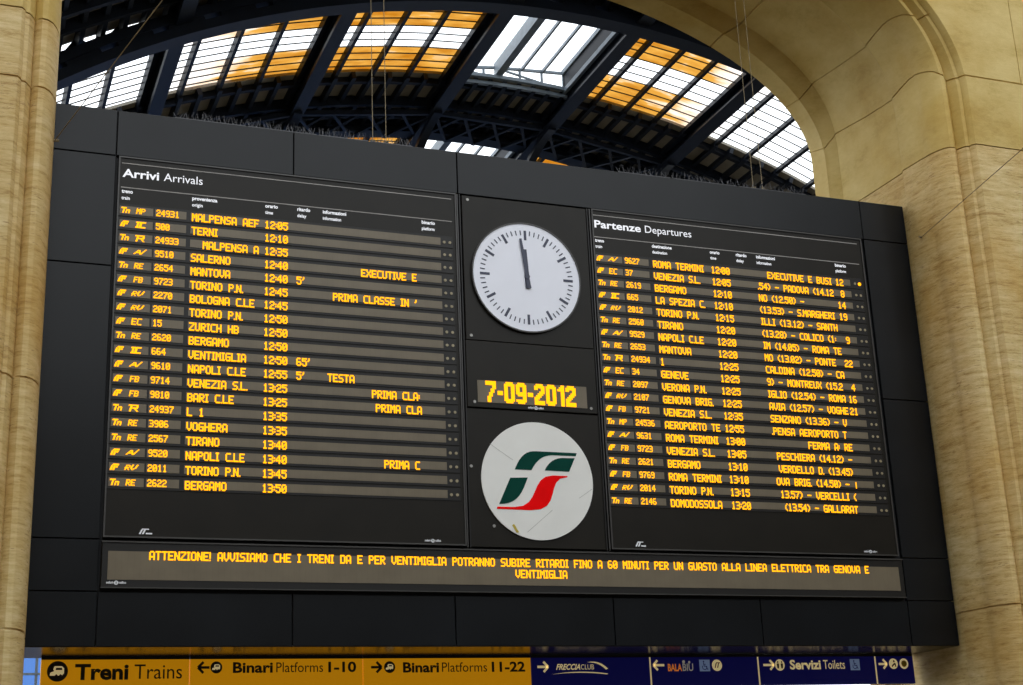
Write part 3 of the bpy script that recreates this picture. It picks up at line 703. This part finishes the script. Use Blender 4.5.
# ================================================================ 6. the train shed roof beyond the arch
X0, RC, RR = 9.42, -8.47, 25.13                 # roof barrel (axis along Y)
CC, CR = -5.80, 21.90                           # lower chord of the arch trusses
def roof_z(x, dr=0.): return RC + math.sqrt(max((RR+dr)**2-(x-X0)**2, .01))
def roof_p(s, y, dr=0.):                        # s = arc length from the crown
    a = s/RR; return (X0+(RR+dr)*math.sin(a), y, RC+(RR+dr)*math.cos(a))
def s_of(x): return RR*math.asin((x-X0)/RR)
def chord_z(x): return CC + math.sqrt(max(CR*CR-(x-X0)**2, .01))
def arc_band(mb, s0, s1, y0, y1, dr0, dr1, n=None):
    """curved slab between two arc positions"""
    n = n or max(1, int(abs(s1-s0)/.55)); rows = []
    for i in range(n+1):
        s_ = s0+(s1-s0)*i/n
        rows.append([roof_p(s_, y0, dr0), roof_p(s_, y1, dr0), roof_p(s_, y1, dr1), roof_p(s_, y0, dr1), roof_p(s_, y0, dr0)])
    mb.grid(rows)
    for rw in (rows[0], rows[-1]): mb.add(rw[:4], [(0, 1, 2, 3)])
RIBS = [s_of(x) for x in (-.43, 3.78, 8.0, 11.66, 15.65)]
left_r = [RIBS[0]-4.3*k for k in range(4, 0, -1)]; right_r = [RIBS[-1]+4.3*k for k in range(1, 5)]
ALL = left_r + RIBS + right_r
SMIN, SMAX = ALL[0], ALL[-1]
ib = len(left_r)
rib_lab = {ib: 'wide dark roof beam at the left between the pale panes', ib+1: 'wide dark roof beam left of the middle amber panes', ib+2: 'dark roof beam along the left side of the clear lantern',
           ib+3: 'dark roof beam along the right side of the clear lantern', ib+4: 'wide dark roof beam right, between amber and white panes'}
for i, s_ in enumerate(ALL):
    if i not in rib_lab: continue
    t = thing('roof_beam', roof_p(s_, 12, -.6), rib_lab[i], 'roof beam', 'roof beams along the train shed')
    w = .20
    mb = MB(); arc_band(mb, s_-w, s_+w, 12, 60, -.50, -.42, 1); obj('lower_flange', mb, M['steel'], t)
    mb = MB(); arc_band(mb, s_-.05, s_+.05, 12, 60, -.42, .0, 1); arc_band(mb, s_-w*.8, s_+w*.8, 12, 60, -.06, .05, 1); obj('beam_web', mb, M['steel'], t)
    for yt in (28,):                             # curved knee brackets where the beam meets a truss
        mb = MB(); p0 = roof_p(s_, yt, -.45); zb = chord_z(p0[0]); pts = []
        for k in range(9):
            u = k/8; pts.append(((p0[0], yt-2.2+2.2*u, p0[2]-.05+(zb-.35-p0[2])*u*u)))
        for a, b_ in zip(pts, pts[1:]): mb.bar(a, b_, .24, .16)
        obj('knee_bracket', mb, M['steel'], t)
def truss(y, label, up=0., slim=1.):
    t = thing('arch_truss', (X0, y, chord_z(X0)), label, 'roof truss', 'arch trusses of the train shed')
    xs = [X0+CR*math.sin(a) for a in [(-.62+1.24*i/64) for i in range(65)]]
    def chord(d0, d1, y0, y1):
        mb = MB(); rows = []
        for x in xs:
            a = math.asin((x-X0)/CR); q = lambda d, yy: (X0+(CR+d)*math.sin(a), yy, CC+(CR+d)*math.cos(a))
            rows.append([q(d0, y0), q(d0, y1), q(d1, y1), q(d1, y0), q(d0, y0)])
        mb.grid(rows); return mb
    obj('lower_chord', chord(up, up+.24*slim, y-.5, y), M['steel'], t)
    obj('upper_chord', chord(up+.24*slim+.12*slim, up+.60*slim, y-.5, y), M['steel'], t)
    for i in range(len(xs)-1):                   # batten plates closing most of the slot
        a = math.asin((xs[i]-X0)/CR); q = lambda d, aa: (X0+(CR+d)*math.sin(aa), y-.25, CC+(CR+d)*math.cos(aa))
        if -3.5 < xs[i] < 21 and i % 3 != 1: obj('batten_plate', MB().bar(q(up+.30*slim, a), q(up+.30*slim, math.asin((xs[i+1]-X0)/CR)), .4, .14*slim), M['steel'], t)
    mb = MB(); st = 1.05; k = SMIN+8
    def top(s__): p = roof_p(s__, y, -.03); return p
    def low(s__):
        p = roof_p(s__, y); z = chord_z(p[0])+.62
        return (p[0], y, min(z, p[2]-.05))
    n = int((SMAX-16-SMIN)/st)
    for i in range(n):
        a, b_, c = k+i*st, k+(i+.5)*st, k+(i+1)*st
        mb.bar(low(a), top(b_), .14, .12); mb.bar(top(b_), low(c), .14, .12); mb.bar(low(a), top(a), .1, .1)
        if top(b_)[2]-low(b_)[2] > .7:
            m_ = lambda s__: tuple((u+v)/2 for u, v in zip(low(s__), top(s__)))
            mb.bar(m_(a), m_(c), .1, .1)
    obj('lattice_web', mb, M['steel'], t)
truss(20, 'dark steel arch truss curving along the upper edge of the amber roof panes')
truss(28, 'dark lattice arch truss low behind, just above the top of the board', .17, .62)
wn = [0]
def pane_set(i):
    s0, s1 = ALL[i], ALL[i+1]; L = s1-s0
    cuts = [s0+.22, s0+.22+.62*(L/4.25)]; rest = (s1-.24-cuts[-1])/3
    return cuts + [cuts[-1]+rest*k for k in (1, 2, 3)]
def window_bay(i, y0, y1):
    wn[0] += 1
    sp = pane_set(i); t = thing('window_%d' % wn[0], roof_p((sp[0]+sp[-1])/2, (y0+y1)/2), None, None, kind='structure')
    for a, b_ in zip(sp, sp[1:]):
        mb = MB(); nn = 2
        rows = [[roof_p(a+(b_-a)*k/nn, y0), roof_p(a+(b_-a)*k/nn, y1)] for k in range(nn+1)]
        mb.grid(rows); pn = obj('pane', mb, M['amber'], t)
        mb = MB(); yy = y0+.25
        while yy < y1-.05:
            mb.bar(roof_p(a, yy, -.03), roof_p(b_, yy, -.03), .022, .03); yy += .385
        obj('glazing_grid', mb, M['bars'], pn)
    mb = MB()
    for c in sp: arc_band(mb, c-.05, c+.05, y0, y1, -.14, .03, 1)
    obj('frame', mb, M['steel'], t)
for y0, vis in ((20, range(ib-1, ib+5)), (28, range(ib, ib+4))):
    for i in vis:
        if i == ib+2: continue                   # the clear lantern sits here
        window_bay(i, y0, y0+4.5)
# remaining glazing of the shed, one curved run per bay of the hall
for y0 in (12, 20, 28, 36, 44, 52):
    segs = {20: [(ALL[0], ALL[ib-1]), (ALL[ib+5], ALL[-1])], 28: [(ALL[0], ALL[ib]), (ALL[ib+4], ALL[-1])]}.get(y0, [(ALL[0], ALL[-1])])
    for a, b_ in segs:
        wn[0] += 1; mb = MB(); n = int((b_-a)/1.)
        mb.grid([[roof_p(a+(b_-a)*k/n, y0), roof_p(a+(b_-a)*k/n, y0+4.5)] for k in range(n+1)]); obj('window_%d' % wn[0], mb, M['amber'], kind='structure')
# opaque roof between the glazed runs, with its rafters
cl = thing('ceiling', roof_p(0, 36), None, None, kind='structure')
for y0 in (8.5, 16.5, 24.5, 32.5, 40.5, 48.5, 56.5):
    mb = MB(); arc_band(mb, SMIN, SMAX, y0, y0+3.5, .0, .08, 48); obj('roof_deck', mb, M['deck'], cl)
    if y0 in (16.5, 24.5):
        mb = MB()
        for i in range(ib-2, ib+6):
            ps = pane_set(i); ps = ps + [(u+v)/2 for u, v in zip(ps[1:], ps[2:])]
            for c in ps: arc_band(mb, c-.06, c+.06, y0, y0+3.5, -.20, .0, 1)
        obj('rafter', mb, M['steel'], cl)
        for yp, hh, ww in ((y0+.36, .17, .16), (y0+1.55, .30, .14), (y0+2.35, .3, .12)):
            mb = MB(); arc_band(mb, SMIN+6, SMAX-8, yp-ww/2, yp+ww/2, -hh, -.01, 60); obj('purlin', mb, M['steel'], cl)
# diagonal bracing of the deck seen low over the board
mb = MB()
for i in range(ib-1, ib+5):
    a, b_ = ALL[i], ALL[i+1]
    for k in range(4):
        u, v = a+(b_-a)*k/4, a+(b_-a)*(k+1)/4
        for ya, yb in ((26.1, 27.9),):
            mb.bar(roof_p(u, ya, -.42), roof_p(v, yb, -.42), .09, .09); mb.bar(roof_p(v, ya, -.42), roof_p(u, yb, -.42), .09, .09)
    mb.bar(roof_p(a, 26.1, -.42), roof_p(b_, 26.1, -.42), .12, .14)
obj('deck_bracing', mb, M['steel'], cl)

# ---- the clear lanterns at the crown
def lantern(y0, label):
    y1 = y0+4.5; xa, xb = 8.12, 11.48
    t = thing('roof_lantern', (9.8, (y0+y1)/2, roof_z(9.8)), label, 'skylight', 'clear lanterns at the roof crown')
    eave = lambda x: roof_z(x)+.30+.10*(x-xa)
    xr = 9.42                                      # the ridge beam
    spans = [(xa+.03, xr-.20), (xr+.16, xr+.74), (xr+.80, xr+1.40), (xr+1.46, xb-.03)]
    for a, b_ in spans:
        mb = MB(); mb.grid([[(a, y0, eave(a)), (a, y1, eave(a))], [(b_, y0, eave(b_)), (b_, y1, eave(b_))]]); obj('pane', mb, M['clear'], t)
        mb = MB(); mb.grid([[(a, y1, roof_z(a)+.05), (a, y1, eave(a)-.03)], [(b_, y1, roof_z(b_)+.05), (b_, y1, eave(b_)-.03)]]); obj('end_pane', mb, M['clear'], t)
    mb = MB(); mb.bar((xr, y0, eave(xr)-.12), (xr, y1, eave(xr)-.12), .22, .40); obj('ridge_beam', mb, M['steelL'], t)
    for x in (xr+.77, xr+1.43):
        mb = MB(); mb.bar((x, y0, eave(x)-.02), (x, y1, eave(x)-.02), .06, .10); obj('glazing_bar', mb, M['steelL'], t)
    for x, mt in ((xa, M['steelL']), (xb, M['steelL'])):
        mb = MB(); mb.bar((x, y0, eave(x)-.02), (x, y1, eave(x)-.02), .10, .14); mb.bar((x, y0, roof_z(x)), (x, y1, roof_z(x)), .10, .14); obj('side_rail', mb, mt, t)
        mb = MB(); mb.grid([[(x, y0, roof_z(x)), (x, y1, roof_z(x))], [(x, y0, eave(x)), (x, y1, eave(x))]]); obj('side_panel', mb, M['steel'], t)
    mb = MB()
    for a, b_ in ((xa, xr), (xr, xb)):
        mb.bar((a, y1, eave(a)-.03), (b_, y1, eave(b_)-.03), .08, .07)
        n = 3
        for k in range(n+1):
            x = a+(b_-a)*k/n; mb.bar((x, y1, roof_z(x)), (x, y1, eave(x)), .06, .06)
        mb.bar((a, y1, eave(a)-.05), (b_, y1, roof_z(b_)+.05), .05, .05)
    obj('end_frame', mb, M['steelL'], t)
    for dz, yy in ((.02, y1-.12), (-.13, y1+.03)):
        mb = MB(); n = 8
        for k in range(n):
            a, b_ = xa-.1+(xb-xa+.2)*k/n, xa-.1+(xb-xa+.2)*(k+1)/n
            mb.bar((a, yy, roof_z(a)+dz), (b_, yy, roof_z(b_)+dz), .12, .10)
        obj('end_rail', mb, M['steelL'], t)
lantern(20, 'clear white roof lantern with pale blue frame between the amber panes')
lantern(28, 'second clear lantern showing as a thin white strip just over the board')

# ---- far gable screen of the shed
gs = thing('window_%d' % (wn[0]+1), (X0, 61, FLOOR), None, None, kind='structure')
mb = MB(); n = 40
mb.grid([[(X0-RR+RR*2*k/n, 61, FLOOR), (X0-RR+RR*2*k/n, 61, max(FLOOR+.1, roof_z(X0-RR*.999+RR*1.998*k/n)))] for k in range(n+1)]); obj('pane', mb, M['gable'], gs)
mb = MB()
for k in range(61): x = X0-24+.8*k; mb.box(x-.06, x+.06, 60.85, 60.97, FLOOR, roof_z(x) if abs(x-X0) < 24.9 else FLOOR+.2)
for k in range(18): mb.box(X0-24, X0+24, 60.8, 60.9, FLOOR+.9*k-.05, FLOOR+.9*k+.05)
obj('mullion_grid', mb, M['steelL'], gs)

# ================================================================ 7. camera, sky, view
cam = bpy.data.cameras.new('camera'); co = bpy.data.objects.new('camera', cam); C.objects.link(co)
cam.sensor_width = 36.; cam.sensor_fit = 'HORIZONTAL'; cam.lens = 1476.54/1023*36; cam.clip_end = 500
R_ = Vector((0.93411668, -0.3546354, -0.04074014)); U_ = Vector((-0.07084069, -0.29602371, 0.95255003)); F_ = Vector((0.34986801, 0.88690681, 0.3016433))
m = Matrix((R_, U_, -F_)).transposed().to_4x4(); m.translation = Vector(T((-4.57298461, -11.15904633, -3.39943438)))
co.matrix_world = m
bpy.context.scene.camera = co
w = bpy.data.worlds.new('sky'); bpy.context.scene.world = w; w.use_nodes = True
bg = w.node_tree.nodes['Background']; bg.inputs['Color'].default_value = (.93, .97, 1., 1); bg.inputs['Strength'].default_value = 2.35
vs = bpy.context.scene.view_settings
vs.view_transform = 'Standard'; vs.look = 'None'; vs.exposure = 0.; vs.gamma = 1.; vs.use_curve_mapping = False
